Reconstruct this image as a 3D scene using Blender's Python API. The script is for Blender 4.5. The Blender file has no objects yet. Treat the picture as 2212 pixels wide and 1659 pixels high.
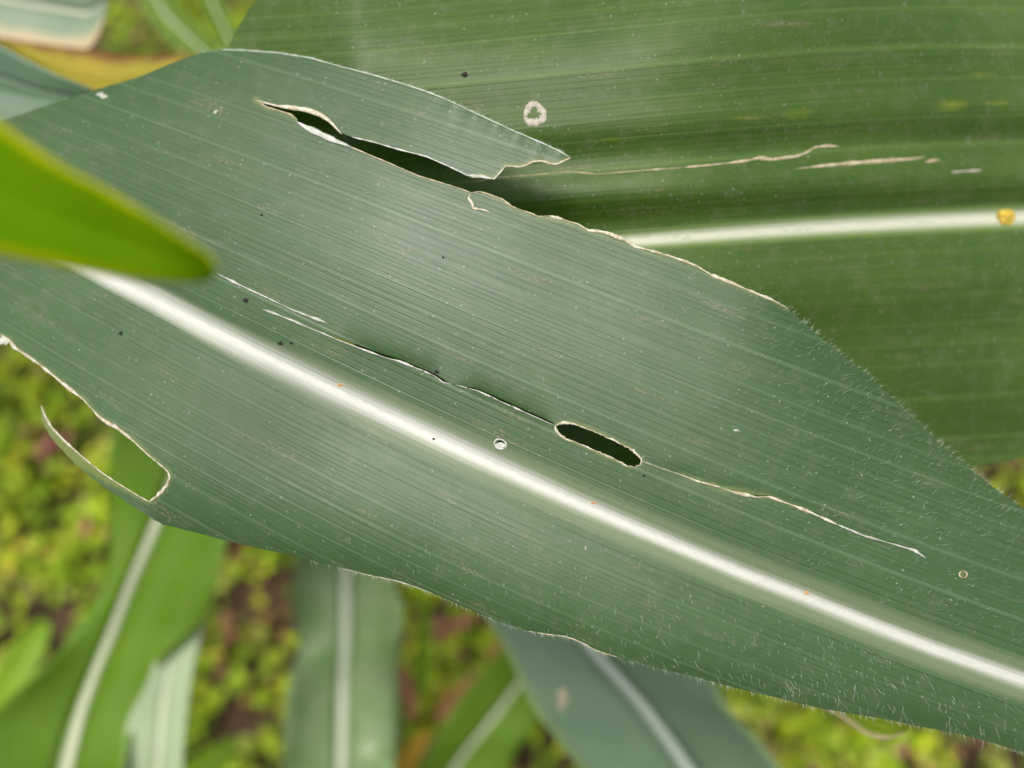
import bpy, math, random
import numpy as np
from mathutils import Vector, Matrix, geometry

random.seed(7)
rng = np.random.default_rng(7)
scene = bpy.context.scene
COL = scene.collection
rad = math.radians

# ------------------------------------------------------------------ camera
LENS = 27.5
TANH = 18.0 / LENS
CAM_LOC = Vector((0.0, 0.0, 1.0))
CAM_TILT = rad(18)
cam_d = bpy.data.cameras.new('camera')
cam = bpy.data.objects.new('camera', cam_d)
COL.objects.link(cam)
cam.location = CAM_LOC
cam.rotation_euler = (CAM_TILT, 0, 0)
cam_d.lens = LENS
cam_d.sensor_width = 36
cam_d.clip_start = 0.005
cam_d.clip_end = 500
cam_d.dof.use_dof = True
cam_d.dof.focus_distance = 0.1815
cam_d.dof.aperture_fstop = 4.8
cam_d.dof.aperture_blades = 0
scene.camera = cam

# ------------------------------------------------------------------ light
SUN_ELEV, SUN_AZ = rad(79), rad(-51)          # azimuth from +Y towards +X
world = bpy.data.worlds.new('World')
scene.world = world
world.use_nodes = True
wn = world.node_tree
wn.nodes.clear()
sky = wn.nodes.new('ShaderNodeTexSky')
sky.sky_type = 'NISHITA'
sky.sun_disc = False
sky.sun_elevation = SUN_ELEV
sky.sun_rotation = SUN_AZ
sky.air_density = 1.0
sky.dust_density = 5.0
sky.ozone_density = 1.0
hs = wn.nodes.new('ShaderNodeHueSaturation')
hs.inputs['Saturation'].default_value = 0.52
bg = wn.nodes.new('ShaderNodeBackground')
bg.inputs['Strength'].default_value = 0.11
wo = wn.nodes.new('ShaderNodeOutputWorld')
wn.links.new(sky.outputs[0], hs.inputs['Color'])
wn.links.new(hs.outputs[0], bg.inputs['Color'])
wn.links.new(bg.outputs[0], wo.inputs['Surface'])
sun_d = bpy.data.lights.new('sun', 'SUN')
sun_d.energy = 1.5
sun_d.angle = rad(20)
sun_d.color = (1.0, 0.96, 0.9)
sun = bpy.data.objects.new('sun', sun_d)
COL.objects.link(sun)
sdir = Vector((math.cos(SUN_ELEV) * math.sin(SUN_AZ), math.cos(SUN_ELEV) * math.cos(SUN_AZ), math.sin(SUN_ELEV)))
sun.rotation_euler = (-sdir).to_track_quat('-Z', 'Y').to_euler()
sun.location = (0, 0, 6)

scene.view_settings.view_transform = 'Standard'
scene.view_settings.look = 'None'
scene.view_settings.exposure = 0.88
scene.view_settings.gamma = 1.0
scene.cycles.use_denoising = True
scene.cycles.max_bounces = 8
scene.cycles.transmission_bounces = 6

# ------------------------------------------------------------------ geometry helpers
RX = np.array(Matrix.Rotation(CAM_TILT, 3, 'X'))
CL = np.array(CAM_LOC)


def P(px, py, d):
    """a point seen at (px, py) of a 2212 x 1659 view, d metres in front of the lens"""
    px = np.asarray(px, float); py = np.asarray(py, float); d = np.asarray(d, float)
    c = np.stack([(px - 1106) / 1106 * TANH * d, -(py - 829.5) / 1106 * TANH * d, -d + 0 * px], -1)
    return c @ RX.T + CL


def smooth(a, b, x):
    k = np.clip((np.asarray(x, float) - a) / (b - a), 0, 1)
    return k * k * (3 - 2 * k)


def resample(pts, step, closed=False):
    pts = np.asarray(pts, float)
    if closed:
        pts = np.vstack([pts, pts[:1]])
    seg = np.hypot(*np.diff(pts[:, :2], axis=0).T)
    L = np.concatenate([[0], np.cumsum(seg)])
    n = max(2, int(round(L[-1] / step)) + 1)
    q = np.linspace(0, L[-1], n)
    out = np.stack([np.interp(q, L, pts[:, k]) for k in range(pts.shape[1])], -1)
    return out[:-1] if closed else out


def spline(pts, n):
    """Catmull-Rom through rows of any width, n samples"""
    p = np.asarray(pts, float)
    m = len(p)
    e = np.vstack([2 * p[0] - p[1], p, 2 * p[-1] - p[-2]])
    q = np.linspace(0, m - 1, n)
    i = np.minimum(q.astype(int), m - 2)
    f = (q - i)[:, None]
    a, b, c, d = e[i], e[i + 1], e[i + 2], e[i + 3]
    return 0.5 * ((2 * b) + (c - a) * f + (2 * a - 5 * b + 4 * c - d) * f ** 2 + (3 * b - a - 3 * c + d) * f ** 3)


def inside(poly, x, y):
    poly = np.asarray(poly, float)
    r = np.zeros(len(x), bool)
    j = len(poly) - 1
    for i in range(len(poly)):
        xi, yi = poly[i]; xj, yj = poly[j]
        c = ((yi > y) != (yj > y))
        if yi != yj:
            r ^= c & (x < (xj - xi) * (y - yi) / (yj - yi) + xi)
        j = i
    return r


def dist_poly(pts, x, y):
    """distance to a polyline"""
    best = np.full(len(x), 1e9)
    pts = np.asarray(pts, float)
    for a, b in zip(pts[:-1], pts[1:]):
        d = b - a
        L = max(d @ d, 1e-9)
        k = np.clip(((x - a[0]) * d[0] + (y - a[1]) * d[1]) / L, 0, 1)
        best = np.minimum(best, np.hypot(x - a[0] - k * d[0], y - a[1] - k * d[1]))
    return best


def link(name, me, parent=None, mats=()):
    o = bpy.data.objects.new(name, me)
    COL.objects.link(o)
    o.parent = parent
    for m in mats:
        me.materials.append(m)
    return o


def mesh(name, V, F, parent, mat, uv=None, attrs=None, smooth_on=True, solid=0.0):
    """V in world metres; the object sits at its parent's origin"""
    V = np.asarray(V, float)
    if parent is not None:
        V = V - np.array(parent.location)
    me = bpy.data.meshes.new(name)
    me.from_pydata(V.tolist(), [], [tuple(int(i) for i in f) for f in F])
    if smooth_on:
        me.polygons.foreach_set('use_smooth', [True] * len(me.polygons))
    if uv is not None:
        lay = me.uv_layers.new(name='leaf')
        idx = np.zeros(len(me.loops), int)
        me.loops.foreach_get('vertex_index', idx)
        lay.data.foreach_set('uv', np.asarray(uv, float)[idx].ravel())
    for k, a in (attrs or {}).items():
        a = np.asarray(a, float)
        if a.ndim == 1:
            at = me.attributes.new(k, 'FLOAT', 'POINT')
            at.data.foreach_set('value', a)
        else:
            at = me.attributes.new(k, 'FLOAT_COLOR', 'POINT')
            at.data.foreach_set('color', a.ravel())
    me.update()
    o = link(name, me, parent, [mat])
    if solid:
        md = o.modifiers.new('thickness', 'SOLIDIFY')
        md.thickness = solid
        md.offset = -1
    return o


def thing(name, label, cat, loc, group=None):
    o = bpy.data.objects.new(name, None)
    COL.objects.link(o)
    o.location = Vector([float(v) for v in loc])
    o.empty_display_size = 0.02
    o['label'] = label
    o['category'] = cat
    if group:
        o['group'] = group
    return o


# ------------------------------------------------------------------ materials
class NT:
    def __init__(s, name):
        s.m = bpy.data.materials.new(name)
        s.m.use_nodes = True
        s.t = s.m.node_tree
        s.t.nodes.clear()

    def n(s, typ, **kw):
        o = s.t.nodes.new(typ)
        for k, v in kw.items():
            setattr(o, k, v)
        return o

    def put(s, sock, v):
        if hasattr(v, 'is_linked') or hasattr(v, 'links'):
            s.t.links.new(v, sock)
        elif isinstance(v, (tuple, list)):
            sock.default_value = tuple(v) if len(v) != 3 or sock.type == 'VECTOR' else (*v, 1)
        else:
            sock.default_value = v

    def math(s, op, a, b=None, c=None, clamp=False):
        o = s.n('ShaderNodeMath', operation=op, use_clamp=clamp)
        s.put(o.inputs[0], a)
        if b is not None:
            s.put(o.inputs[1], b)
        if c is not None:
            s.put(o.inputs[2], c)
        return o.outputs[0]

    def step(s, x, a, b, lo=0.0, hi=1.0):
        o = s.n('ShaderNodeMapRange', interpolation_type='SMOOTHSTEP')
        s.put(o.inputs[0], x)
        for i, v in enumerate((a, b, lo, hi)):
            s.put(o.inputs[i + 1], v)
        return o.outputs[0]

    def mix(s, f, a, b):
        o = s.n('ShaderNodeMix', data_type='RGBA')
        s.put(o.inputs[0], f)
        s.put(o.inputs[6], a)
        s.put(o.inputs[7], b)
        return o.outputs[2]

    def vec(s, x, y, z=0.0):
        o = s.n('ShaderNodeCombineXYZ')
        for i, v in enumerate((x, y, z)):
            s.put(o.inputs[i], v)
        return o.outputs[0]

    def noise(s, v, scale=1.0, detail=2.0, rough=0.5):
        o = s.n('ShaderNodeTexNoise')
        s.put(o.inputs['Vector'], v)
        o.inputs['Scale'].default_value = scale
        o.inputs['Detail'].default_value = detail
        o.inputs['Roughness'].default_value = rough
        return o.outputs[0]

    def attr(s, name):
        return s.n('ShaderNodeAttribute', attribute_name=name).outputs['Fac']

    def attr_col(s, name):
        return s.n('ShaderNodeAttribute', attribute_name=name).outputs['Color']


def leaf_mat(name, base, base2, vein=(0.13, 0.21, 0.11), vein_p=4.8, vein_w=0.12, vein_s=0.6,
             fine_p=1.15, fine_s=0.35, rib=(0.72, 0.71, 0.62), rib_side=(0.24, 0.31, 0.15), rough=0.42,
             spec=0.5, tr=0.15, tr_col=(0.2, 0.4, 0.03), dots=0.6, scratch=0.5, bump=0.5,
             margin=None, margin_w=0.1, patches=None):
    N = NT(name)
    uvn = N.n('ShaderNodeUVMap', uv_map='leaf')
    sp = N.n('ShaderNodeSeparateXYZ')
    N.put(sp.inputs[0], uvn.outputs[0])
    s_, t_ = sp.outputs[0], sp.outputs[1]           # millimetres along and across
    uvv = uvn.outputs[0]
    # body colour: broad blotches and streaks that follow the veins
    big = N.noise(uvv, 0.035, 3)
    streak = N.noise(N.vec(N.math('MULTIPLY', s_, 0.012), N.math('MULTIPLY', t_, 0.9)), 1.0, 4, 0.65)
    f = N.step(N.math('ADD', N.math('MULTIPLY', big, 0.7), N.math('MULTIPLY', streak, 0.6)), 0.42, 0.9)
    col = N.mix(f, base, base2)
    # fine parallel nerves
    wob = N.math('MULTIPLY', N.math('SINE', N.math('MULTIPLY', t_, 0.41)), 0.5)
    ph = N.math('FRACT', N.math('ADD', N.math('DIVIDE', t_, fine_p), wob))
    fl = N.math('ABSOLUTE', N.math('SUBTRACT', ph, 0.5))                     # 0 in the groove
    groove = N.step(fl, 0.02, 0.19, 1.0, 0.0)
    along = N.noise(N.vec(N.math('MULTIPLY', s_, 0.05), N.math('MULTIPLY', t_, 0.25)), 1.0, 2)
    gr = N.math('MULTIPLY', groove, N.step(along, 0.3, 0.62, 0.25, 1.0))
    col = N.mix(N.math('MULTIPLY', gr, fine_s), col, tuple(c * 0.35 for c in base))
    # pale main veins
    vt = N.math('ADD', N.math('DIVIDE', t_, vein_p), N.math('MULTIPLY', N.math('SINE', N.math('MULTIPLY', t_, 0.23)), 0.35))
    vph = N.math('ABSOLUTE', N.math('SUBTRACT', N.math('FRACT', vt), 0.5))
    vr = N.n('ShaderNodeTexWhiteNoise', noise_dimensions='1D')
    N.put(vr.inputs['W'], N.math('FLOOR', vt))
    vstr = N.math('MULTIPLY', N.math('MULTIPLY_ADD', vr.outputs[0], 0.75, 0.25), vein_s)
    vline = N.step(vph, 0.0, vein_w, 1.0, 0.0)
    col = N.mix(N.math('MULTIPLY', vline, vstr), col, vein)
    if patches:
        for pc, lo, hi, sc in patches:
            pn = N.noise(N.vec(N.math('MULTIPLY', s_, sc * 0.4), N.math('MULTIPLY', t_, sc), 3.7 + lo), 1.0, 3)
            col = N.mix(N.step(pn, lo, hi), col, pc)
    # rubbed pinkish scrapes along the nerves
    if scratch:
        a = N.noise(N.vec(N.math('MULTIPLY', s_, 0.045), N.math('MULTIPLY', t_, 0.25), 9.0), 1.0, 2)
        b = N.noise(N.vec(N.math('MULTIPLY', s_, 1.1), N.math('MULTIPLY', t_, 2.6), 4.0), 1.0, 2)
        k = N.math('MULTIPLY', N.step(a, 0.60, 0.70), N.step(b, 0.52, 0.62))
        col = N.mix(N.math('MULTIPLY', k, scratch), col, (0.34, 0.22, 0.17))
        # faint dusty film
        dn = N.noise(uvv, 0.25, 5, 0.7)
        col = N.mix(N.math('MULTIPLY', N.step(dn, 0.45, 0.75), 0.14), col, (0.26, 0.24, 0.19))
    # dust grains
    if dots:
        vo = N.n('ShaderNodeTexVoronoi', feature='F1', voronoi_dimensions='2D')
        N.put(vo.inputs['Vector'], uvv)
        vo.inputs['Scale'].default_value = 0.62
        sc_ = N.n('ShaderNodeSeparateColor')
        N.put(sc_.inputs[0], vo.outputs['Color'])
        thr = N.math('MULTIPLY', N.math('POWER', sc_.outputs[0], 9.0), 0.13)
        dm = N.math('LESS_THAN', vo.outputs['Distance'], thr)
        col = N.mix(N.math('MULTIPLY', dm, dots), col, (0.62, 0.63, 0.55))
        vo2 = N.n('ShaderNodeTexVoronoi', feature='F1', voronoi_dimensions='2D')
        N.put(vo2.inputs['Vector'], N.vec(N.math('MULTIPLY', s_, 0.9), t_))
        vo2.inputs['Scale'].default_value = 0.5
        sd = N.n('ShaderNodeSeparateColor')
        N.put(sd.inputs[0], vo2.outputs['Color'])
        dk = N.math('LESS_THAN', vo2.outputs['Distance'], N.math('MULTIPLY', N.math('POWER', sd.outputs[1], 5.0), 0.1))
        col = N.mix(N.math('MULTIPLY', dk, dots * 0.8), col, (0.02, 0.02, 0.015))
    # midrib
    ra = N.attr('rib')
    rs = N.noise(N.vec(N.math('MULTIPLY', s_, 0.02), N.math('MULTIPLY', t_, 3.8), 2.0), 1.0, 4, 0.7)
    side = N.step(N.math('ADD', ra, N.math('MULTIPLY', N.math('SUBTRACT', rs, 0.5), 0.7)), 0.6, 1.2, 1.0, 0.0)
    core = N.step(N.math('ADD', N.attr('core'), N.math('MULTIPLY', N.math('SUBTRACT', rs, 0.5), 0.9)), 0.15, 1.25, 1.0, 0.0)
    col = N.mix(N.math('MULTIPLY', side, 0.85), col, rib_side)
    col = N.mix(N.math('MULTIPLY', core, 0.97), col, rib)
    # margin
    if margin:
        ea = N.attr('edge')
        en = N.noise(uvv, 0.12, 3)
        em = N.step(N.math('ADD', ea, N.math('MULTIPLY', N.math('SUBTRACT', en, 0.5), margin_w)), 1 - margin_w, 1.0)
        col = N.mix(em, col, margin)
    # surface
    bs = N.n('ShaderNodeBsdfPrincipled')
    N.put(bs.inputs['Base Color'], col)
    rn = N.noise(N.vec(N.math('MULTIPLY', s_, 0.05), N.math('MULTIPLY', t_, 0.6)), 1.0, 3)
    N.put(bs.inputs['Roughness'], N.math('MULTIPLY_ADD', rn, 0.14, rough - 0.07))
    bs.inputs['Specular IOR Level'].default_value = spec
    if bump:
        h = N.math('ADD', N.math('MULTIPLY', gr, -1.0), N.math('MULTIPLY', vline, 1.2))
        h = N.math('ADD', h, N.math('MULTIPLY', N.noise(uvv, 2.2, 3), 0.5))
        h = N.math('ADD', h, N.math('MULTIPLY', N.noise(N.vec(N.math('MULTIPLY', s_, 0.02), N.math('MULTIPLY', t_, 1.5)), 1.0, 3), 0.4))
        bu = N.n('ShaderNodeBump')
        bu.inputs['Strength'].default_value = bump
        bu.inputs['Distance'].default_value = 0.00008
        N.put(bu.inputs['Height'], h)
        N.put(bs.inputs['Normal'], bu.outputs[0])
    out = N.n('ShaderNodeOutputMaterial')
    if tr:
        tb = N.n('ShaderNodeBsdfTranslucent')
        tb.inputs['Color'].default_value = (*tr_col, 1)
        mx = N.n('ShaderNodeMixShader')
        N.put(mx.inputs[0], N.math('MULTIPLY', N.math('SUBTRACT', 1.0, N.math('MULTIPLY', core, 0.7)), tr))
        N.put(mx.inputs[1], bs.outputs[0])
        N.put(mx.inputs[2], tb.outputs[0])
        N.put(out.inputs[0], mx.outputs[0])
    else:
        N.put(out.inputs[0], bs.outputs[0])
    return N.m


def plain_mat(name, c1, c2, scale=900.0, rough=0.7, tr=0.0, spec=0.3, bump=0.0):
    N = NT(name)
    tc = N.n('ShaderNodeTexCoord').outputs['Object']
    nz = N.noise(tc, scale, 4, 0.6)
    col = N.mix(N.step(nz, 0.35, 0.68), c1, c2)
    bs = N.n('ShaderNodeBsdfPrincipled')
    N.put(bs.inputs['Base Color'], col)
    bs.inputs['Roughness'].default_value = rough
    bs.inputs['Specular IOR Level'].default_value = spec
    if bump:
        bu = N.n('ShaderNodeBump')
        bu.inputs['Strength'].default_value = bump
        bu.inputs['Distance'].default_value = 0.0003
        N.put(bu.inputs['Height'], N.noise(tc, scale * 1.6, 4))
        N.put(bs.inputs['Normal'], bu.outputs[0])
    out = N.n('ShaderNodeOutputMaterial')
    if tr:
        tb = N.n('ShaderNodeBsdfTranslucent')
        N.put(tb.inputs['Color'], col)
        mx = N.n('ShaderNodeMixShader')
        mx.inputs[0].default_value = tr
        N.put(mx.inputs[1], bs.outputs[0])
        N.put(mx.inputs[2], tb.outputs[0])
        N.put(out.inputs[0], mx.outputs[0])
    else:
        N.put(out.inputs[0], bs.outputs[0])
    return N.m


M_MAIN = leaf_mat('blade_blue_green', (0.036, 0.088, 0.026), (0.054, 0.110, 0.034), vein=(0.12, 0.19, 0.10), vein_s=0.6, vein_w=0.085, fine_s=0.48,
                  margin=(0.17, 0.20, 0.05), margin_w=0.6, rough=0.5, spec=0.84, tr=0.34, tr_col=(0.45, 0.75, 0.12), bump=0.4, rib=(0.50, 0.50, 0.43), rib_side=(0.19, 0.23, 0.13), dots=0.42)
M_UPPER = leaf_mat('blade_deep_green', (0.034, 0.082, 0.004), (0.056, 0.112, 0.007), vein=(0.10, 0.18, 0.03), vein_p=6.2, vein_s=0.5, spec=0.42,
                   margin=(0.15, 0.19, 0.010), margin_w=0.6,
                   vein_w=0.10, fine_s=0.3, rough=0.5, tr=0.2, scratch=0.35, dots=0.3,
                   rib=(0.46, 0.47, 0.36), rib_side=(0.13, 0.21, 0.05))
M_BACK = leaf_mat('blade_mid_green', (0.095, 0.20, 0.004), (0.14, 0.24, 0.02), vein_p=8, dots=0, scratch=0, bump=0,
                  rough=0.4, spec=0.3, tr=0.3, tr_col=(0.3, 0.55, 0.01), rib=(0.48, 0.49, 0.34), rib_side=(0.2, 0.3, 0.12))
M_BACK2 = leaf_mat('blade_grey_green', (0.105, 0.175, 0.095), (0.14, 0.215, 0.12), vein_p=8, dots=0, scratch=0, bump=0,
                   rough=0.38, tr=0.15, rib=(0.36, 0.4, 0.33), rib_side=(0.14, 0.22, 0.12), margin=(0.2, 0.3, 0.1), margin_w=0.12)
M_SOFT = leaf_mat('blade_soft_grey_green', (0.14, 0.25, 0.07), (0.28, 0.36, 0.19), vein_p=8, vein_s=0.2, dots=0, scratch=0, bump=0, rough=0.4,
                  tr=0.3, tr_col=(0.3, 0.5, 0.05), rib=(0.5, 0.52, 0.4), rib_side=(0.26, 0.34, 0.18))
M_BLUE = leaf_mat('blade_blue_grey', (0.06, 0.12, 0.06), (0.09, 0.155, 0.08), vein_p=8, dots=0, scratch=0, bump=0, rough=0.38,
                  tr=0.1, rib=(0.08, 0.14, 0.07), rib_side=(0.08, 0.14, 0.07))
M_PALE = leaf_mat('blade_pale_green', (0.32, 0.41, 0.22), (0.37, 0.46, 0.27), vein_p=8, vein=(0.4, 0.48, 0.3), fine_s=0.1, dots=0, scratch=0, bump=0,
                  rough=0.5, tr=0.25, tr_col=(0.3, 0.4, 0.15), rib=(0.5, 0.54, 0.36), rib_side=(0.34, 0.4, 0.24))
M_PALE_TAN = leaf_mat('blade_pale_with_tan_margin', (0.16, 0.25, 0.15), (0.26, 0.31, 0.22), vein_p=8, dots=0, scratch=0, bump=0,
                      rough=0.42, tr=0.2, rib=(0.4, 0.42, 0.3), rib_side=(0.2, 0.27, 0.15), margin=(0.55, 0.42, 0.22), margin_w=0.55)
M_LIME = leaf_mat('blade_lime', (0.11, 0.245, 0.0), (0.17, 0.31, 0.001), vein_p=7, vein=(0.22, 0.36, 0.02), vein_s=0.25, dots=0,
                  scratch=0, bump=0, rough=0.6, spec=0.04, tr=0.45, tr_col=(0.3, 0.6, 0.002), rib=(0.1, 0.21, 0.001),
                  rib_side=(0.1, 0.21, 0.001), margin=(0.46, 0.44, 0.004), margin_w=0.28)
M_YELLOW = leaf_mat('blade_yellowing', (0.33, 0.34, 0.02), (0.45, 0.34, 0.03), vein_p=9, vein_s=0.2, dots=0, scratch=0, bump=0,
                    rough=0.55, spec=0.25, tr=0.4, tr_col=(0.6, 0.5, 0.03), rib=(0.5, 0.36, 0.05), rib_side=(0.4, 0.34, 0.03),
                    margin=(0.17, 0.05, 0.018), margin_w=0.75)
M_GRASS = leaf_mat('blade_bright_grass', (0.16, 0.30, 0.008), (0.22, 0.36, 0.012), vein_p=9, vein_s=0.2, dots=0, scratch=0, bump=0,
                   rough=0.5, spec=0.25, tr=0.4, tr_col=(0.4, 0.6, 0.01), rib=(0.22, 0.36, 0.02), rib_side=(0.2, 0.34, 0.02))
M_SALMON = leaf_mat('blade_dried_salmon', (0.36, 0.15, 0.07), (0.48, 0.24, 0.12), vein_p=6, vein_s=0.1, dots=0, scratch=0, bump=0,
                    rough=0.65, spec=0.2, tr=0.3, tr_col=(0.5, 0.2, 0.08), rib=(0.5, 0.28, 0.15), rib_side=(0.45, 0.22, 0.1))
M_ORANGE = leaf_mat('blade_dried_orange', (0.42, 0.26, 0.02), (0.5, 0.33, 0.03), vein_p=6, vein_s=0.1, dots=0, scratch=0, bump=0,
                    rough=0.6, spec=0.2, tr=0.35, tr_col=(0.6, 0.35, 0.03), rib=(0.5, 0.3, 0.04), rib_side=(0.45, 0.28, 0.03))
M_TIP = leaf_mat('blade_dying_tip', (0.2, 0.34, 0.012), (0.34, 0.40, 0.02), vein_p=9, vein_s=0.2, dots=0, scratch=0, bump=0,
                 rough=0.5, spec=0.25, tr=0.35, tr_col=(0.35, 0.5, 0.02), rib=(0.3, 0.36, 0.03), rib_side=(0.25, 0.33, 0.03),
                 margin=(0.7, 0.52, 0.3), margin_w=0.6)
M_DRY = plain_mat('dried_cream_tissue', (0.42, 0.36, 0.22), (0.72, 0.68, 0.54), 700, 0.75, 0.2, bump=0.5)
M_MEMB = plain_mat('bleached_white_tissue', (0.42, 0.42, 0.34), (0.62, 0.62, 0.56), 500, 0.6, 0.2, bump=0.4)
M_SCAR = plain_mat('tan_scar_tissue', (0.36, 0.30, 0.17), (0.52, 0.45, 0.30), 600, 0.8, 0.1)
M_PINK = plain_mat('pinkish_scar_tissue', (0.36, 0.31, 0.25), (0.52, 0.47, 0.40), 900, 0.8, 0.1, bump=0.6)
M_HAIR = plain_mat('white_leaf_hair', (0.55, 0.62, 0.48), (0.72, 0.76, 0.66), 400, 0.45, 0.35)
M_FRASS = plain_mat('black_frass', (0.012, 0.010, 0.008), (0.04, 0.032, 0.022), 2500, 0.8, bump=0.8)
M_GOLD = plain_mat('yellow_grain', (0.40, 0.28, 0.03), (0.55, 0.40, 0.06), 900, 0.6)
M_RUST = plain_mat('rust_stain', (0.42, 0.22, 0.08), (0.5, 0.36, 0.2), 900, 0.6)
M_LESION = plain_mat('lesion_tissue', (0.24, 0.22, 0.14), (0.34, 0.28, 0.19), 300, 0.8)
M_SOIL = plain_mat('dark_soil', (0.03, 0.017, 0.009), (0.085, 0.048, 0.026), 40, 0.9, bump=1.0)

# ------------------------------------------------------------------ ground
gx = np.concatenate([[-40, -10, -3], np.linspace(-1.2, 1.2, 90), [3, 10, 40]])
gy = np.concatenate([[-40, -10, -3], np.linspace(-1.0, 1.5, 90), [3, 10, 40]])
GX, GY = np.meshgrid(gx, gy)


def soil_z(x, y):
    return (0.014 * np.sin(x * 11 + 1.3) * np.cos(y * 9) + 0.008 * np.sin(x * 31 + y * 17) + 0.005 * np.cos(y * 53 - x * 29))


V = np.stack([GX.ravel(), GY.ravel(), soil_z(GX.ravel(), GY.ravel())], -1)
nx, ny = len(gx), len(gy)
F = [(j * nx + i, j * nx + i + 1, (j + 1) * nx + i + 1, (j + 1) * nx + i) for j in range(ny - 1) for i in range(nx - 1)]
g = mesh('ground', V, F, None, M_SOIL)
g['kind'] = 'structure'

# low weeds: many small cupped leaves on short stems, one mass
Nw = NT('weed_leaves')
wc = Nw.attr_col('tint')
wb = Nw.n('ShaderNodeBsdfPrincipled')
Nw.put(wb.inputs['Base Color'], wc)
wb.inputs['Roughness'].default_value = 0.55
wb.inputs['Specular IOR Level'].default_value = 0.1
wt = Nw.n('ShaderNodeBsdfTranslucent')
Nw.put(wt.inputs['Color'], wc)
wm = Nw.n('ShaderNodeMixShader')
wm.inputs[0].default_value = 0.45
Nw.put(wm.inputs[1], wb.outputs[0])
Nw.put(wm.inputs[2], wt.outputs[0])
wout = Nw.n('ShaderNodeOutputMaterial')
Nw.put(wout.inputs[0], wm.outputs[0])
M_WEED = Nw.m

WV, WF, WC = [], [], []


def weed_leaf(p, L, w, az, pitch, col):
    d = np.array([math.cos(az) * math.cos(pitch), math.sin(az) * math.cos(pitch), math.sin(pitch)])
    sd = np.array([-math.sin(az), math.cos(az), 0])
    up = np.cross(d, sd)
    b = len(WV)
    for k, (f, ww, z) in enumerate([(0, 0.08, 0), (0.3, 0.9, 0.08), (0.65, 0.8, 0.07), (1.0, 0.05, -0.06)]):
        c = p + d * L * f + up * L * z
        for e in (-1, 0, 1):
            WV.append(c + sd * w * ww * e + up * abs(e) * w * 0.3)
            WC.append((*[min(1, v * random.uniform(0.88, 1.12)) for v in col], 1))
    for r in range(3):
        for e in range(2):
            i = b + r * 3 + e
            WF.append((i, i + 3, i + 4, i + 1))


WCOL = [(0.20, 0.27, 0.010), (0.28, 0.32, 0.014), (0.16, 0.25, 0.012), (0.13, 0.21, 0.010), (0.26, 0.30, 0.05), (0.10, 0.16, 0.010), (0.22, 0.29, 0.02)]
WRARE = [(0.16, 0.07, 0.04), (0.2, 0.13, 0.06), (0.30, 0.11, 0.11), (0.3, 0.22, 0.04), (0.12, 0.08, 0.04)]
for k in range(7000):
    x = random.uniform(-0.85, 0.85)
    y = random.uniform(-0.35, 0.95)
    # thin patches where soil shows
    dens = 0.75 + 0.4 * math.sin(x * 13 + 0.6) * math.sin(y * 15 + 1.1) + 0.2 * math.sin(x * 37 + y * 23)
    # a bare reddish patch of litter between the lower leaves
    dens *= 1 - 0.6 * math.exp(-((x + 0.27) / 0.09) ** 2 - ((y + 0.02) / 0.13) ** 2)
    if random.random() > dens:
        continue
    base = np.array([x, y, float(soil_z(np.array(x), np.array(y)))])
    lum = 1.65 + 0.5 * math.sin(x * 29 + 2.0 * math.sin(y * 21)) * math.sin(y * 27 + 1.0)
    c0 = random.choice(WCOL) if random.random() > 0.09 else random.choice(WRARE)
    c0 = tuple(v * lum for v in c0)
    h = random.uniform(0.015, 0.09)
    n = random.randint(4, 7)
    for i in range(n):
        az = random.uniform(0, 6.283)
        q = base + np.array([math.cos(az), math.sin(az), 0]) * random.uniform(0, 0.02) + np.array([0, 0, h * random.uniform(0.4, 1.0)])
        L = random.uniform(0.009, 0.023)
        weed_leaf(q, L, L * random.uniform(0.25, 0.42), az, random.uniform(-0.4, 0.5), c0)
    # stem
    b = len(WV)
    for z in (0, h):
        for a in range(3):
            WV.append(base + np.array([0.0012 * math.cos(a * 2.1), 0.0012 * math.sin(a * 2.1), z]))
            WC.append((0.2, 0.16, 0.05, 1))
    for a in range(3):
        WF.append((b + a, b + (a + 1) % 3, b + 3 + (a + 1) % 3, b + 3 + a))
w = mesh('weed_ground_cover', WV, WF, None, M_WEED, attrs={'tint': WC})
w['kind'] = 'stuff'
w['label'] = 'yellow green low weeds covering the dark soil below the maize leaves'
w['category'] = 'weeds'


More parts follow.
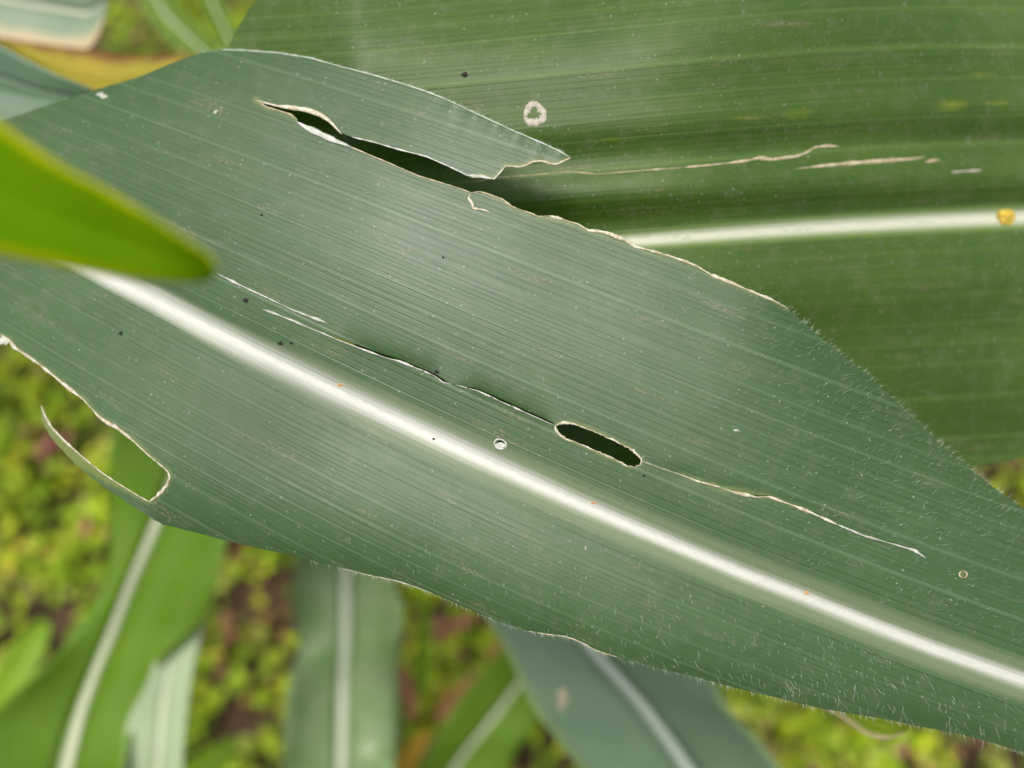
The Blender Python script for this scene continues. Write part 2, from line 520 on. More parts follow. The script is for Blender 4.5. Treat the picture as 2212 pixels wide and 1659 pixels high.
# ------------------------------------------------------------------ blurred maize leaves behind and in front
def strip_leaf(name, label, rows, mat, group=None, cat='leaf', fold=0.0, tilt=0.0, ribw=0.11, wave=0.0, solid=0.0003,
               rib_part=True, n=60, margin_side=0):
    """rows: (Lx, Ly, Cx, Cy, Rx, Ry, depth) along the leaf; fold lowers the midrib, tilt drops the right half"""
    R = spline(rows, n)
    K = 7
    fr = np.concatenate([np.linspace(-1, -ribw, K), [0], np.linspace(ribw, 1, K)])
    L, C, Rr, D = R[:, 0:2], R[:, 2:4], R[:, 4:6], R[:, 6]
    px = np.zeros((n, len(fr))); py = px.copy(); dd = px.copy()
    for j, f in enumerate(fr):
        Q = C + (L - C) * (-f) if f < 0 else C + (Rr - C) * f
        px[:, j], py[:, j] = Q[:, 0], Q[:, 1]
        dd[:, j] = D + tilt * f - fold * (abs(f) ** 0.8) + wave * np.sin(np.linspace(0, 9, n) + 1.5 * np.sign(f)) * f * f
    W = P(px, py, dd)
    s = np.concatenate([[0], np.cumsum(np.linalg.norm(np.diff(W[:, K], axis=0), axis=1))]) * 1000
    t = np.zeros_like(px)
    for j in range(len(fr)):
        t[:, j] = np.linalg.norm(W[:, j] - W[:, K], axis=1) * 1000 * np.sign(fr[j])
    sv = np.repeat(s[:, None], len(fr), 1)
    root = thing(name, label, cat, W[-1, K], group)
    m = len(fr)
    rib_a = np.repeat((np.abs(fr) / ribw)[None], n, 0)
    tips = np.minimum(np.arange(n), np.arange(n)[::-1]) / n
    edge = np.repeat((np.abs(fr) * (1.0 if not margin_side else (np.sign(fr) == margin_side)))[None], n, 0)
    idx = np.arange(n * m).reshape(n, m)
    # face the camera
    a = W[1, K] - W[0, K]; b = W[0, -1] - W[0, 0]
    flip = np.dot(np.cross(a, b), CL - W[0, K]) < 0

    def build(nm, js, sol, par):
        V, uv, A1, A2, F = [], [], [], [], []
        V = W[:, js].reshape(-1, 3)
        uv = np.stack([sv[:, js].ravel(), t[:, js].ravel()], -1)
        mm = len(js)
        for i in range(n - 1):
            for j in range(mm - 1):
                if js[j + 1] - js[j] != 1:
                    continue
                q = (i * mm + j, (i + 1) * mm + j, (i + 1) * mm + j + 1, i * mm + j + 1)
                F.append(q if not flip else q[::-1])
        return mesh(nm, V, F, par, mat, uv, {'rib': rib_a[:, js].ravel(), 'core': rib_a[:, js].ravel() * 1.1, 'edge': edge[:, js].ravel()}, solid=sol)

    if rib_part:
        # blade halves meet the midrib along fr = +-ribw
        jl = list(range(0, K)); jr = list(range(K + 1, m))
        Vj = jl + jr
        build('blade', Vj, solid, root)
        build('midrib', [K - 1, K, K + 1], solid * 4, root)
    else:
        build('blade', list(range(m)), solid, root)
    return root


strip_leaf('maize_leaf', 'blurred green maize leaf with cream midrib slanting down at lower left',
           [(300, 800, 440, 860, 570, 930, .40), (240, 950, 395, 990, 530, 1050, .405), (237, 1100, 342, 1115, 494, 1150, .41),
            (226, 1240, 285, 1240, 468, 1262, .415), (165, 1360, 237, 1365, 430, 1350, .42), (95, 1440, 203, 1455, 352, 1435, .42),
            (0, 1523, 172, 1550, 303, 1545, .42), (-90, 1600, 147, 1659, 268, 1659, .42), (-170, 1720, 120, 1790, 255, 1790, .43)],
           M_BACK, 'maize leaves below the damaged leaf', fold=0.016, tilt=-0.006, ribw=0.1, wave=0.012)
strip_leaf('maize_leaf', 'narrow pale grey green maize leaf tucked behind the slanting cream ribbed leaf',
           [(410, 1235, 428, 1275, 455, 1290, .41), (345, 1400, 374, 1385, 434, 1375, .41), (315, 1480, 362, 1460, 417, 1450, .41),
            (275, 1560, 352, 1540, 404, 1540, .41), (265, 1659, 343, 1659, 394, 1659, .41), (250, 1800, 335, 1800, 390, 1800, .415)],
           M_PALE, 'maize leaves below the damaged leaf', fold=0.004, ribw=0.12)
strip_leaf('maize_leaf', 'upright blurred maize leaf with straight pale midrib at bottom centre left',
           [(690, 1000, 770, 1010, 830, 1030, .50), (650, 1150, 755, 1150, 845, 1170, .51), (634, 1249, 747, 1240, 852, 1256, .52),
            (630, 1306, 746, 1310, 867, 1306, .52), (645, 1390, 744, 1400, 866, 1373, .52), (634, 1440, 742, 1450, 861, 1440, .525),
            (622, 1490, 740, 1500, 863, 1506, .53), (613, 1606, 739, 1600, 860, 1606, .53), (610, 1659, 738, 1659, 850, 1659, .53),
            (600, 1800, 735, 1800, 840, 1800, .54)],
           M_SOFT, 'maize leaves below the damaged leaf', fold=0.014, ribw=0.1, wave=0.02)
strip_leaf('maize_leaf', 'dark green blurred maize leaf leaning left beneath the broad grey leaf at bottom',
           [(1150, 1280, 1200, 1340, 1260, 1400, .60), (1082, 1400, 1138, 1450, 1195, 1480, .61), (1020, 1475, 1090, 1520, 1162, 1548, .62),
            (960, 1560, 1035, 1590, 1128, 1603, .62), (905, 1659, 984, 1656, 1095, 1668, .63), (850, 1770, 930, 1770, 1050, 1780, .64)],
           M_BACK, 'maize leaves below the damaged leaf', fold=0.012, ribw=0.09, tilt=0.01)
E_LEAF = strip_leaf('maize_leaf', 'broad blue grey maize leaf with grey midrib running down at bottom centre right',
           [(930, 1160, 1130, 1200, 1400, 1310, .345), (1040, 1320, 1205, 1315, 1480, 1390, .35), (1098, 1420, 1277, 1403, 1530, 1440, .355),
            (1150, 1530, 1337, 1466, 1575, 1530, .36), (1195, 1590, 1387, 1523, 1612, 1572, .365), (1235, 1640, 1437, 1590, 1655, 1616, .37),
            (1275, 1690, 1485, 1659, 1700, 1675, .375), (1350, 1790, 1570, 1780, 1790, 1780, .38)],
           M_BACK2, 'maize leaves below the damaged leaf', fold=0.010, ribw=0.085, tilt=-0.004)
strip_leaf('maize_leaf', 'out of focus lime green leaf tip closest to the lens at left',
           [(-330, 60, -330, 270, -330, 480, .100), (-200, 140, -200, 325, -200, 515, .101), (-100, 205, -100, 365, -100, 535, .102), (0, 267, 0, 410, 0, 553, .103),
            (133, 358, 133, 468, 133, 578, .104), (233, 412, 233, 500, 233, 594, .105), (333, 474, 333, 540, 333, 606, .106),
            (400, 518, 400, 565, 400, 611, .107), (448, 552, 448, 582, 446, 608, .108), (465, 578, 466, 590, 463, 600, .108)],
           M_LIME, None, fold=0.0006, ribw=0.01, tilt=0.003, rib_part=False)
strip_leaf('maize_leaf', 'pale grey leaf end with tan margin in the top left corner',
           [(-160, -130, -160, -40, -160, 65, .35), (0, -90, 0, 0, 0, 88, .35), (120, -70, 120, 20, 120, 103, .35), (185, -60, 188, 30, 183, 108, .35),
            (215, -50, 218, 10, 208, 80, .35), (228, -20, 230, 10, 225, 40, .35)],
           M_PALE_TAN, 'leaves in the top left corner', fold=0.006, ribw=0.08, margin_side=1)
strip_leaf('maize_leaf', 'yellow orange leaf with rust brown margin below the pale corner leaf',
           [(-20, 78, -15, 85, -10, 92, .33), (75, 92, 85, 126, 95, 150, .33), (180, 106, 178, 150, 165, 195, .33), (260, 118, 258, 160, 240, 205, .33),
            (330, 120, 325, 156, 310, 195, .33), (440, 116, 425, 145, 410, 180, .33)],
           M_YELLOW, 'leaves in the top left corner', fold=-0.002, ribw=0.08, margin_side=-1)
strip_leaf('maize_leaf', 'blue grey leaf at the left edge above the damaged leaf',
           [(-170, 0, -170, 120, -170, 330, .27), (0, 97, 0, 170, 0, 310, .27), (60, 130, 60, 190, 65, 300, .27), (120, 160, 125, 205, 135, 280, .27),
            (200, 192, 195, 220, 195, 250, .27)],
           M_BLUE, 'leaves in the top left corner', fold=0.004, ribw=0.07)
strip_leaf('maize_leaf', 'slim grey green leaf crossing diagonally in the top left gap',
           [(270, -70, 300, -80, 325, -90, .52), (318, 30, 350, 20, 380, 8, .52), (368, 88, 397, 70, 425, 52, .52), (418, 130, 443, 115, 468, 100, .52),
            (480, 200, 505, 190, 530, 180, .52)],
           M_BACK, 'leaves in the top left corner', fold=0.005, ribw=0.1)
strip_leaf('maize_leaf', 'small grey green leaf beside the upper leaf end at top left',
           [(405, -60, 428, -66, 452, -72, .46), (443, 22, 463, 16, 484, 6, .46), (470, 80, 490, 74, 508, 64, .46), (500, 150, 522, 145, 542, 140, .46)],
           M_BACK, 'leaves in the top left corner', fold=0.005, ribw=0.1)
strip_leaf('leaf_tip', 'small yellowing leaf tip with whitish end under the lower right margin',
           [(1760, 1470, 1775, 1500, 1785, 1530, .24), (1840, 1505, 1835, 1532, 1826, 1556, .24), (1893, 1530, 1882, 1562, 1868, 1586, .24),
            (1938, 1547, 1926, 1572, 1914, 1597, .24), (1964, 1562, 1960, 1572, 1952, 1582, .24)],
           M_TIP, None, fold=0.002, ribw=0.1, rib_part=False)
# grass blades and dried strips near the ground
GR = 'grass blades and dry strips near the ground'
for nm, lab, rows, mt in [
    ('grass_blade', 'bright green grass blade at the left edge beside the slanting leaf',
     [(-60, 1560, -40, 1575, -20, 1590, .62), (-10, 1450, 15, 1490, 40, 1520, .62), (40, 1380, 65, 1400, 90, 1430, .63), (95, 1330, 102, 1340, 110, 1350, .64)], M_GRASS),
    ('grass_blade', 'short bright green grass blade at the bottom right of the pale narrow leaf',
     [(370, 1720, 410, 1730, 450, 1740, .6), (400, 1650, 430, 1660, 470, 1675, .6), (440, 1620, 465, 1630, 495, 1640, .6), (500, 1592, 510, 1597, 520, 1603, .6)], M_GRASS),
    ('dried_leaf', 'salmon dry leaf strip slanting between the upright leaf and dark leaf',
     [(935, 1540, 948, 1558, 962, 1575, .66), (965, 1505, 985, 1525, 1005, 1545, .66), (1005, 1470, 1022, 1488, 1040, 1500, .66), (1035, 1450, 1042, 1460, 1048, 1466, .66)], M_SALMON),
    ('dried_leaf', 'salmon dry strip hugging the right side of the upright leaf',
     [(850, 1440, 862, 1436, 874, 1432, .6), (862, 1480, 876, 1476, 892, 1470, .6), (872, 1520, 886, 1516, 902, 1512, .6), (880, 1560, 888, 1556, 898, 1554, .6)], M_SALMON),
    ('dried_leaf', 'rusty dry strip just below the damaged leaf margin',
     [(925, 1372, 932, 1382, 940, 1392, .7), (965, 1345, 975, 1358, 985, 1368, .7), (1010, 1318, 1018, 1330, 1026, 1342, .7)], M_SALMON),
    ('dried_leaf', 'small salmon strip left of the broad blue grey leaf',
     [(1052, 1425, 1066, 1432, 1078, 1438, .62), (1062, 1405, 1074, 1410, 1086, 1416, .62), (1072, 1382, 1080, 1386, 1090, 1390, .62)], M_SALMON),
    ('dried_leaf', 'orange yellow dry blade standing at the bottom edge',
     [(835, 1740, 855, 1744, 878, 1750, .6), (850, 1660, 872, 1662, 895, 1666, .6), (875, 1610, 895, 1614, 915, 1618, .6), (910, 1578, 918, 1582, 926, 1586, .6)], M_ORANGE),
    ('grass_blade', 'upright pale green grass blade beside the rusty dry strip',
     [(890, 1500, 905, 1502, 920, 1504, .68), (895, 1420, 912, 1420, 928, 1422, .68), (905, 1340, 918, 1340, 930, 1342, .68), (915, 1280, 922, 1280, 930, 1282, .68)], M_GRASS),
]:
    strip_leaf(nm, lab, rows, mt, GR, 'grass' if nm == 'grass_blade' else 'dry leaf', fold=0.003, ribw=0.12, rib_part=False, n=24)

# ------------------------------------------------------------------ cut-out leaves (real outlines, real holes)
HB = TANH / 1106


def vein_field(rib_pts, dirs, deg=4):
    """polynomial across-the-vein coordinate in view pixels: 0 on the midrib, constant along the veins"""
    ex = [(i, j) for i in range(deg + 1) for j in range(deg + 1 - i)]

    def B(x, y):
        X = (x - 1106) / 1106; Y = (y - 830) / 1106
        return np.stack([X ** i * Y ** j for i, j in ex], -1)

    def Bd(x, y, dx, dy):
        X = (x - 1106) / 1106; Y = (y - 830) / 1106
        gx_ = np.stack([(i * X ** max(i - 1, 0) if i else 0 * X) * Y ** j for i, j in ex], -1)
        gy_ = np.stack([X ** i * (j * Y ** max(j - 1, 0) if j else 0 * Y) for i, j in ex], -1)
        return (gx_ * dx[:, None] + gy_ * dy[:, None]) / 1106

    r = np.asarray(rib_pts, float)
    d = np.asarray(dirs, float)
    nrm = np.hypot(1, d[:, 2])
    dx, dy = 1 / nrm, d[:, 2] / nrm
    A = np.vstack([B(r[:, 0], r[:, 1]) * 0.02, Bd(d[:, 0], d[:, 1], dx, dy) * 3, Bd(d[:, 0], d[:, 1], dy, -dx),
                   np.eye(len(ex)) * np.array([0.0002 * (i + j) for i, j in ex])[:, None]])
    b = np.concatenate([np.zeros(len(r)), np.zeros(len(d)), np.ones(len(d)), np.zeros(len(ex))])
    c = np.linalg.lstsq(A, b, rcond=None)[0]
    return lambda x, y: B(np.asarray(x, float), np.asarray(y, float)) @ c


def cdt_leaf(outer, holes, rib_poly, spacing, bbox, extra=()):
    """triangles of outer minus holes; returns points, triangles and an in-midrib mask per triangle"""
    pts, edges = [], []

    def add(poly, closed):
        b = len(pts)
        pts.extend([tuple(p) for p in poly])
        n = len(poly)
        edges.extend([(b + i, b + (i + 1) % n) for i in range(n if closed else n - 1)])

    add(outer, True)
    for h in holes:
        add(h, True)
    bnd = np.array(pts)
    add(rib_poly, True)
    pts.extend([tuple(p) for p in extra])
    x0, y0, x1, y1 = bbox
    xs = np.arange(x0, x1, spacing); ys = np.arange(y0, y1, spacing * 0.866)
    X, Y = np.meshgrid(xs, ys)
    X = X + (np.arange(len(ys)) % 2)[:, None] * spacing * 0.5
    X, Y = X.ravel(), Y.ravel()
    k = inside(outer, X, Y)
    for h in holes:
        k &= ~inside(h, X, Y)
    X, Y = X[k], Y[k]
    allb = np.array(pts)
    keep = np.ones(len(X), bool)
    for i in range(0, len(X), 500):
        d = np.hypot(X[i:i + 500, None] - allb[None, :, 0], Y[i:i + 500, None] - allb[None, :, 1]).min(1)
        keep[i:i + 500] = d > spacing * 0.45
    pts.extend(zip(X[keep], Y[keep]))
    r = geometry.delaunay_2d_cdt([Vector((float(a), float(b))) for a, b in pts], edges, [], 0, 1e-4)
    pv = np.array([(v.x, v.y) for v in r[0]])
    tri = np.array([f for f in r[2] if len(f) == 3])
    cx = pv[tri].mean(1)
    ok = inside(outer, cx[:, 0], cx[:, 1])
    for h in holes:
        ok &= ~inside(h, cx[:, 0], cx[:, 1])
    tri = tri[ok]; cx = cx[ok]
    a, b, c = pv[tri[:, 0]], pv[tri[:, 1]], pv[tri[:, 2]]
    area = (b[:, 0] - a[:, 0]) * (c[:, 1] - a[:, 1]) - (b[:, 1] - a[:, 1]) * (c[:, 0] - a[:, 0])
    tri = tri[np.abs(area) > 1e-6]; cx = cx[np.abs(area) > 1e-6]; area = area[np.abs(area) > 1e-6]
    tri[area > 0] = tri[area > 0][:, ::-1]          # image y runs down: face the lens
    return pv, tri, inside(rib_poly, cx[:, 0], cx[:, 1])


def part_from(pv, alltri, tri, name, parent, mat, depth, tf, ribf, solid, sdir, coref, edgef=None):
    """a part of a leaf: upper skin, lower skin and cut rims; normals come from the whole leaf so parts meet smoothly"""
    W = P(pv[:, 0], pv[:, 1], depth(pv[:, 0], pv[:, 1]))
    fn = np.cross(W[alltri[:, 1]] - W[alltri[:, 0]], W[alltri[:, 2]] - W[alltri[:, 0]])
    nrm = np.zeros_like(W)
    for k in range(3):
        np.add.at(nrm, alltri[:, k], fn)
    nrm /= np.maximum(np.linalg.norm(nrm, axis=1), 1e-12)[:, None]
    cnt = {}
    for t3 in alltri:
        for a, b in ((t3[0], t3[1]), (t3[1], t3[2]), (t3[2], t3[0])):
            k = (min(a, b), max(a, b))
            cnt[k] = cnt.get(k, 0) + 1
    used, inv = np.unique(tri.ravel(), return_inverse=True)
    inv = inv.reshape(-1, 3)
    n = len(used)
    x, y = pv[used, 0], pv[used, 1]
    V = np.vstack([W[used], W[used] - nrm[used] * solid])
    F = [tuple(f) for f in inv] + [tuple(f[::-1] + n) for f in inv]
    for g3, f in zip(tri, inv):
        for i, j in ((0, 1), (1, 2), (2, 0)):
            if cnt[(min(g3[i], g3[j]), max(g3[i], g3[j]))] == 1:
                F.append((f[j], f[i], f[i] + n, f[j] + n))
    mm = HB * 180 * 1.0
    uv = np.stack([(x * sdir[0] + y * sdir[1]) * mm, tf(x, y) * mm], -1)
    rb = ribf(x, y)
    o = mesh(name, V, F, parent, mat, np.vstack([uv, uv]), {'rib': np.tile(rb, 2), 'core': np.tile(rb * coref(x), 2), 'edge': np.tile(edgef(x, y), 2) if edgef else np.zeros(2 * n)})
    o.data.normals_split_custom_set_from_vertices(np.vstack([nrm[used], -nrm[used]]).tolist())
    return o


def rough_line(pts, step, amp, closed=False, seed=0):
    q = resample(pts, step, closed)
    r = np.random.default_rng(seed)
    j = r.normal(0, amp, q.shape)
    if not closed:
        j[0] = j[-1] = 0
    return q + j


def tube(name, pts, rpx, depth, parent, mat, lift=0.0, ecc=0.5, sides=6, seed=1, step=4.0, jit=0.35, taper=True, ragged=False):
    """an uneven flattened bead of dry tissue, or a painted highlight, along a line on a leaf"""
    q = resample(pts, step)
    r = np.random.default_rng(seed)
    n = len(q)
    rad_ = np.interp(np.linspace(0, 1, n), np.linspace(0, 1, len(rpx)), rpx) if hasattr(rpx, '__len__') else np.full(n, float(rpx))
    nz = np.interp(np.arange(n), np.arange(0, n + 3, 3), r.uniform(1 - jit * 1.6, 1 + jit * 1.6, len(np.arange(0, n + 3, 3))))
    if ragged:
        kk = np.arange(0, n + 5, 5)
        nz = np.interp(np.arange(n), kk, 0.4 + 1.5 * r.random(len(kk)) ** 1.8) * r.uniform(0.8, 1.2, n)
    rad_ = rad_ * nz
    if taper:
        k = np.minimum(np.arange(n), np.arange(n)[::-1]) / 4.0
        rad_ = rad_ * np.clip(0.25 + k, 0, 1)
    tg = np.gradient(q, axis=0)
    tg /= np.maximum(np.linalg.norm(tg, axis=1), 1e-6)[:, None]
    nr = np.stack([-tg[:, 1], tg[:, 0]], -1)
    d0 = depth(q[:, 0], q[:, 1]) - lift
    V, F = [], []
    for a in range(sides):
        an = 2 * math.pi * a / sides
        o = q + nr * (rad_ * math.cos(an))[:, None]
        V.append(P(o[:, 0], o[:, 1], d0 - rad_ * HB * 0.18 * math.sin(an) * ecc))
    V = np.stack(V, 1).reshape(-1, 3)
    for i in range(n - 1):
        for a in range(sides):
            b = (a + 1) % sides
            F.append((i * sides + a, (i + 1) * sides + a, (i + 1) * sides + b, i * sides + b))
    F.append(tuple(range(sides))[::-1])
    F.append(tuple((n - 1) * sides + a for a in range(sides)))
    return mesh(name, V, F, parent, mat)


def hairs(name, spec, depth, parent, seed):
    """spec: rows (x, y, dx, dy, length px, lift 0..1, radius px)"""
    r = np.random.default_rng(seed)
    S = np.asarray(spec, float)
    n = len(S)
    x, y = S[:, 0], S[:, 1]
    d0 = depth(x, y)
    nn = np.hypot(S[:, 2], S[:, 3])
    ux, uy = S[:, 2] / nn, S[:, 3] / nn
    bend = r.normal(0, 0.25, n)
    V, F = [], []
    segs = 3
    rings = []
    for k in range(segs + 1):
        f = k / segs
        ox = (ux * f - uy * bend * f * f) * S[:, 4]
        oy = (uy * f + ux * bend * f * f) * S[:, 4]
        z = d0 - S[:, 5] * S[:, 4] * HB * d0 * (f * 1.2 - 0.35 * f * f) - 0.00001
        rr = S[:, 6] * (1 - 0.85 * f)
        ring = []
        for a in range(3):
            an = a * 2.094
            cx = x + ox - uy * rr * math.cos(an)
            cy = y + oy + ux * rr * math.cos(an)
            ring.append(P(cx, cy, z - rr * HB * d0 * math.sin(an)))
        rings.append(np.stack(ring, 1))
    A = np.stack(rings, 1).reshape(-1, 3)
    stp = (segs + 1) * 3
    tmpl = [(k * 3 + a, k * 3 + (a + 1) % 3, (k + 1) * 3 + (a + 1) % 3, (k + 1) * 3 + a) for k in range(segs) for a in range(3)]
    F = (np.array(tmpl)[None] + (np.arange(n) * stp)[:, None, None]).reshape(-1, 4)
    o = mesh(name, A, F, parent, M_HAIR)
    o['kind'] = 'stuff'
    return o


def clump(name, cx, cy, rx, ry, depth, parent, mat, seed, thick=0.0003, lift=0.0, n=22, rings=4, jag=0.12):
    """a low irregular pad lying on a leaf"""
    r = np.random.default_rng(seed)
    an = np.linspace(0, 2 * math.pi, n, endpoint=False)
    k = 1 + r.normal(0, jag, n)
    V = [P(cx, cy, depth(np.array([cx]), np.array([cy]))[0] - lift - thick)]
    F = []
    for j in range(1, rings + 1):
        f = j / rings
        x = cx + rx * f * k * np.cos(an); y = cy + ry * f * k * np.sin(an)
        z = depth(x, y) - lift - thick * (1 - f ** 2) * (1 + r.normal(0, 0.2, n)) + (0.0001 if j == rings else 0)
        V.extend(P(x, y, z))
    for i in range(n):
        F.append((0, 1 + (i + 1) % n, 1 + i))
    for j in range(rings - 1):
        for i in range(n):
            a = 1 + j * n + i; b = 1 + j * n + (i + 1) % n
            F.append((a, b, b + n, a + n))
    return mesh(name, np.array(V), F, parent, mat)


# ------------------------------------------------------------------ the broad leaf behind (upper right)
U_RIB = [(380, 640), (700, 585), (1000, 548), (1370, 520), (1600, 502), (1800, 489), (2000, 478), (2212, 468), (2500, 455)]
U_DIRS = [(600, 60, -.02), (800, 120, -.10), (1100, 170, -.10), (1100, 60, -.10), (1500, 60, -.07), (1900, 40, -.03), (2200, 40, .1), (1200, 330, -.10), (1600, 250, -.09),
          (2000, 200, -.06), (1500, 380, -.09), (1900, 360, -.07), (1200, 450, -.09), (1500, 500, -.065), (2000, 470, -.05), (1700, 600, -.04),
          (2100, 600, -.03), (1900, 750, -.04), (2150, 850, -.06), (1300, 900, -.02), (900, 750, -.06), (700, 500, -.12), (2300, 900, -.06)]
u_t = vein_field(U_RIB, U_DIRS, 4)
U_OUT = [(2520, -60), (2300, -92), (1900, -105), (1500, -105), (1100, -95), (800, -75), (640, -40), (575, -15), (535, 25), (505, 75), (485, 130), (470, 230), (500, 380),
         (600, 560), (760, 740), (1000, 930), (1250, 1050), (1550, 1085), (1850, 1050), (2090, 1012), (2212, 988), (2330, 965), (2520, 930)]
U_OUT = spline(U_OUT, 150)


def u_depth(x, y):
    x = np.asarray(x, float); y = np.asarray(y, float)
    X = (x - 1106) / 1106; Y = (y - 830) / 1106
    t = u_t(x, y) / 1106
    d = 0.2035 + 0.026 * smooth(0.25, 1.1, X) + 0.019 * smooth(-0.28, -0.58, X)
    d = d - 0.012 * (1 - np.exp(-np.abs(t) / 0.22)) + 0.026 * smooth(0.04, 0.42, -t) * smooth(1.2, 0.3, X) + 0.016 * smooth(0.0, 0.5, -t) * smooth(0.3, 1.2, X)
    d = d + 0.018 * smooth(0.32, 0.62, t) ** 1.5 * (0.5 + 0.5 * smooth(-.6, .1, X))
    d = d + 0.0020 * np.sin(t * 42 + 0.6 + X) * smooth(0.0, 0.06, t) * smooth(0.3, 0.14, t)      # long ripples by the midrib
    d = d + 0.0011 * np.sin(t * 26 + 1.5 - X * 1.2) * smooth(0.05, 0.2, -t)
    d = d + 0.004 * np.sin(X * 7.0 + 1.0) * smooth(0.25, 0.6, np.abs(t))
    d = d + 0.004 * np.exp(-(t / 0.02) ** 2) * 0.12
    return d


u_half = lambda x: 22 + 8 * smooth(900, 2300, x)
rp = np.array(resample(U_RIB, 24))
rp = rp[(rp[:, 0] > 560) & (rp[:, 0] < 2470)]
RU = np.vstack([np.stack([rp[:, 0], rp[:, 1] - u_half(rp[:, 0])], -1), np.stack([rp[:, 0], rp[:, 1] + u_half(rp[:, 0])], -1)[::-1]])
def u_edge(x, y):
    e = 0 * x
    for bx, by, rx, ry, k in ((1720, 246, 60, 16, .85), (1600, 258, 120, 10, .75), (1860, 232, 70, 9, .75), (2060, 228, 45, 18, .95), (2160, 222, 60, 10, .8), (2120, 160, 80, 10, .7),
                              (1330, 300, 140, 7, .7), (1750, 750, 60, 10, .5)):
        e = np.maximum(e, k * np.exp(-((x - bx) / rx) ** 2 - ((y - by + 0.07 * (x - bx)) / ry) ** 2))
    return e


pv, tri, inr = cdt_leaf(resample(U_OUT, 16, True), [], RU, 18, (440, -120, 2540, 1110),
                        np.vstack([np.stack([rp[:, 0], rp[:, 1] + k * u_half(rp[:, 0])], -1) for k in (-.6, -.3, 0, .3, .6)]))
u_ribf = lambda x, y: np.abs(y - np.interp(x, [p[0] for p in U_RIB], [p[1] for p in U_RIB])) / u_half(x)
upper = thing('maize_leaf', 'broad deep green maize leaf with pale midrib behind the damaged leaf at upper right', 'leaf', P(2480, 456, .225))
part_from(pv, tri, tri[~inr], 'blade', upper, M_UPPER, u_depth, u_t, u_ribf, 0.00025, (1, -.06), lambda x: 1.5, u_edge)
part_from(pv, tri, tri[inr], 'midrib', upper, M_UPPER, u_depth, u_t, u_ribf, 0.0014, (1, -.06), lambda x: 1.5)
# ring shaped feeding scar with a chewed middle
r_ = np.random.default_rng(5)
n = 40
an = np.linspace(0, 2 * math.pi, n, endpoint=False)
out_r = 1 + 0.06 * np.sin(an * 3 + 1) + r_.normal(0, 0.04, n)
in_r = 0.42 + 0.09 * np.sin(an * 3) + r_.normal(0, 0.13, n)
V, F = [], []
for f, z in ((1.0, -0.00006), (0.8, 0.00018), (0.6, 0.00016), (0.4, 0.0001), (0.0, -0.00006)):
    rr = out_r * f + in_r * (1 - f) if f else in_r * 0.96
    x = 1155 + 26 * rr * np.cos(an); y = 246 + 28 * rr * np.sin(an)
    V.extend(P(x, y, u_depth(x, y) - z))
for j in range(4):
    for i in range(n):
        a = j * n + i; b = j * n + (i + 1) % n
        F.append((a, a + n, b + n, b))
sc = mesh('feeding_scar', V, F, upper, M_PINK)
sc['label'] = 'round pinkish ring shaped feeding scar'
for k, (pts, rp_, mt) in enumerate([
    ([(1018, 393), (1070, 384), (1150, 378), (1230, 371), (1290, 376), (1380, 369), (1475, 362)], 1.2, M_SCAR),
    ([(1475, 362), (1540, 356), (1610, 348), (1640, 341), (1665, 345), (1720, 338), (1742, 330), (1760, 318), (1790, 315), (1812, 317)], (1.6, 2.2, 3.6, 4.0, 4.0, 3.5), M_SCAR),
    ([(1715, 365), (1780, 358), (1850, 352), (1920, 347), (1975, 343), (2000, 338)], (2, 3.5, 4, 4, 3), M_SCAR),
    ([(1998, 350), (2030, 345)], 3.0, M_SCAR),
    ([(2055, 372), (2085, 370), (2120, 368)], 2.6, M_PINK)]):
    tube('scar_line', pts, rp_, u_depth, upper, mt, lift=0.00008, ecc=0.6, seed=20 + k, step=5, ragged=True)
# short hairs
H = []
for k in range(2600):
    x = rng.uniform(520, 2230); y = rng.uniform(-40, 900)
    a = rng.normal(-1.75, 0.5)
    L = rng.uniform(3, 8) if x < 1500 else rng.uniform(3, 7)
    H.append((x, y, math.cos(a), math.sin(a), L, 0.7, rng.uniform(0.22, 0.42)))
H = np.array(H)
H = H[inside(U_OUT, H[:, 0], H[:, 1]) & (u_ribf(H[:, 0], H[:, 1]) > 1.2)]
hairs('leaf_hairs', H, u_depth, upper, 3)
# yellow grain on its midrib
yg = clump('pollen_clump', 2174, 469, 21, 17, u_depth, None, M_GOLD, 9, thick=0.0016, lift=0.0003, jag=0.08)
yg['label'] = 'tiny yellow clump on the pale midrib at the right edge'
yg['category'] = 'pollen'

# ------------------------------------------------------------------ the damaged leaf in front
RIB = [(-420, 270), (-200, 370), (0, 472), (120, 538), (233, 599), (333, 646), (433, 701), (533, 752), (633, 800), (737, 851), (837, 897), (937, 943), (1037, 989), (1137, 1034),
       (1237, 1080), (1356, 1132), (1475, 1183), (1608, 1239), (1741, 1290), (1875, 1345), (2008, 1398), (2141, 1445), (2212, 1470), (2400, 1534), (2620, 1608)]
DIRS = [(500, 170, .26), (620, 180, .28), (900, 250, .32), (1100, 320, .34), (700, 450, .32), (450, 420, .33), (250, 380, .34), (1000, 600, .32), (1300, 700, .30), (1500, 900, .31),
        (1500, 640, .27), (1750, 800, .29), (2000, 1000, .29), (2000, 1200, .34), (1700, 1130, .355), (2200, 1300, .35), (2300, 1250, .33), (1200, 950, .40), (900, 800, .42), (600, 650, .42),
        (400, 900, .60), (200, 760, .58), (600, 1000, .57), (500, 1100, .55), (900, 1100, .51), (1100, 1200, .48), (1300, 1300, .46), (1500, 1350, .43), (1700, 1430, .40),
        (1900, 1480, .37), (2100, 1560, .33), (2300, 1600, .32), (0, 650, .55), (800, 980, .50), (-100, 400, .38), (0, 330, .34), (350, 1050, .57)]
m_t = vein_field(RIB, DIRS, 4)

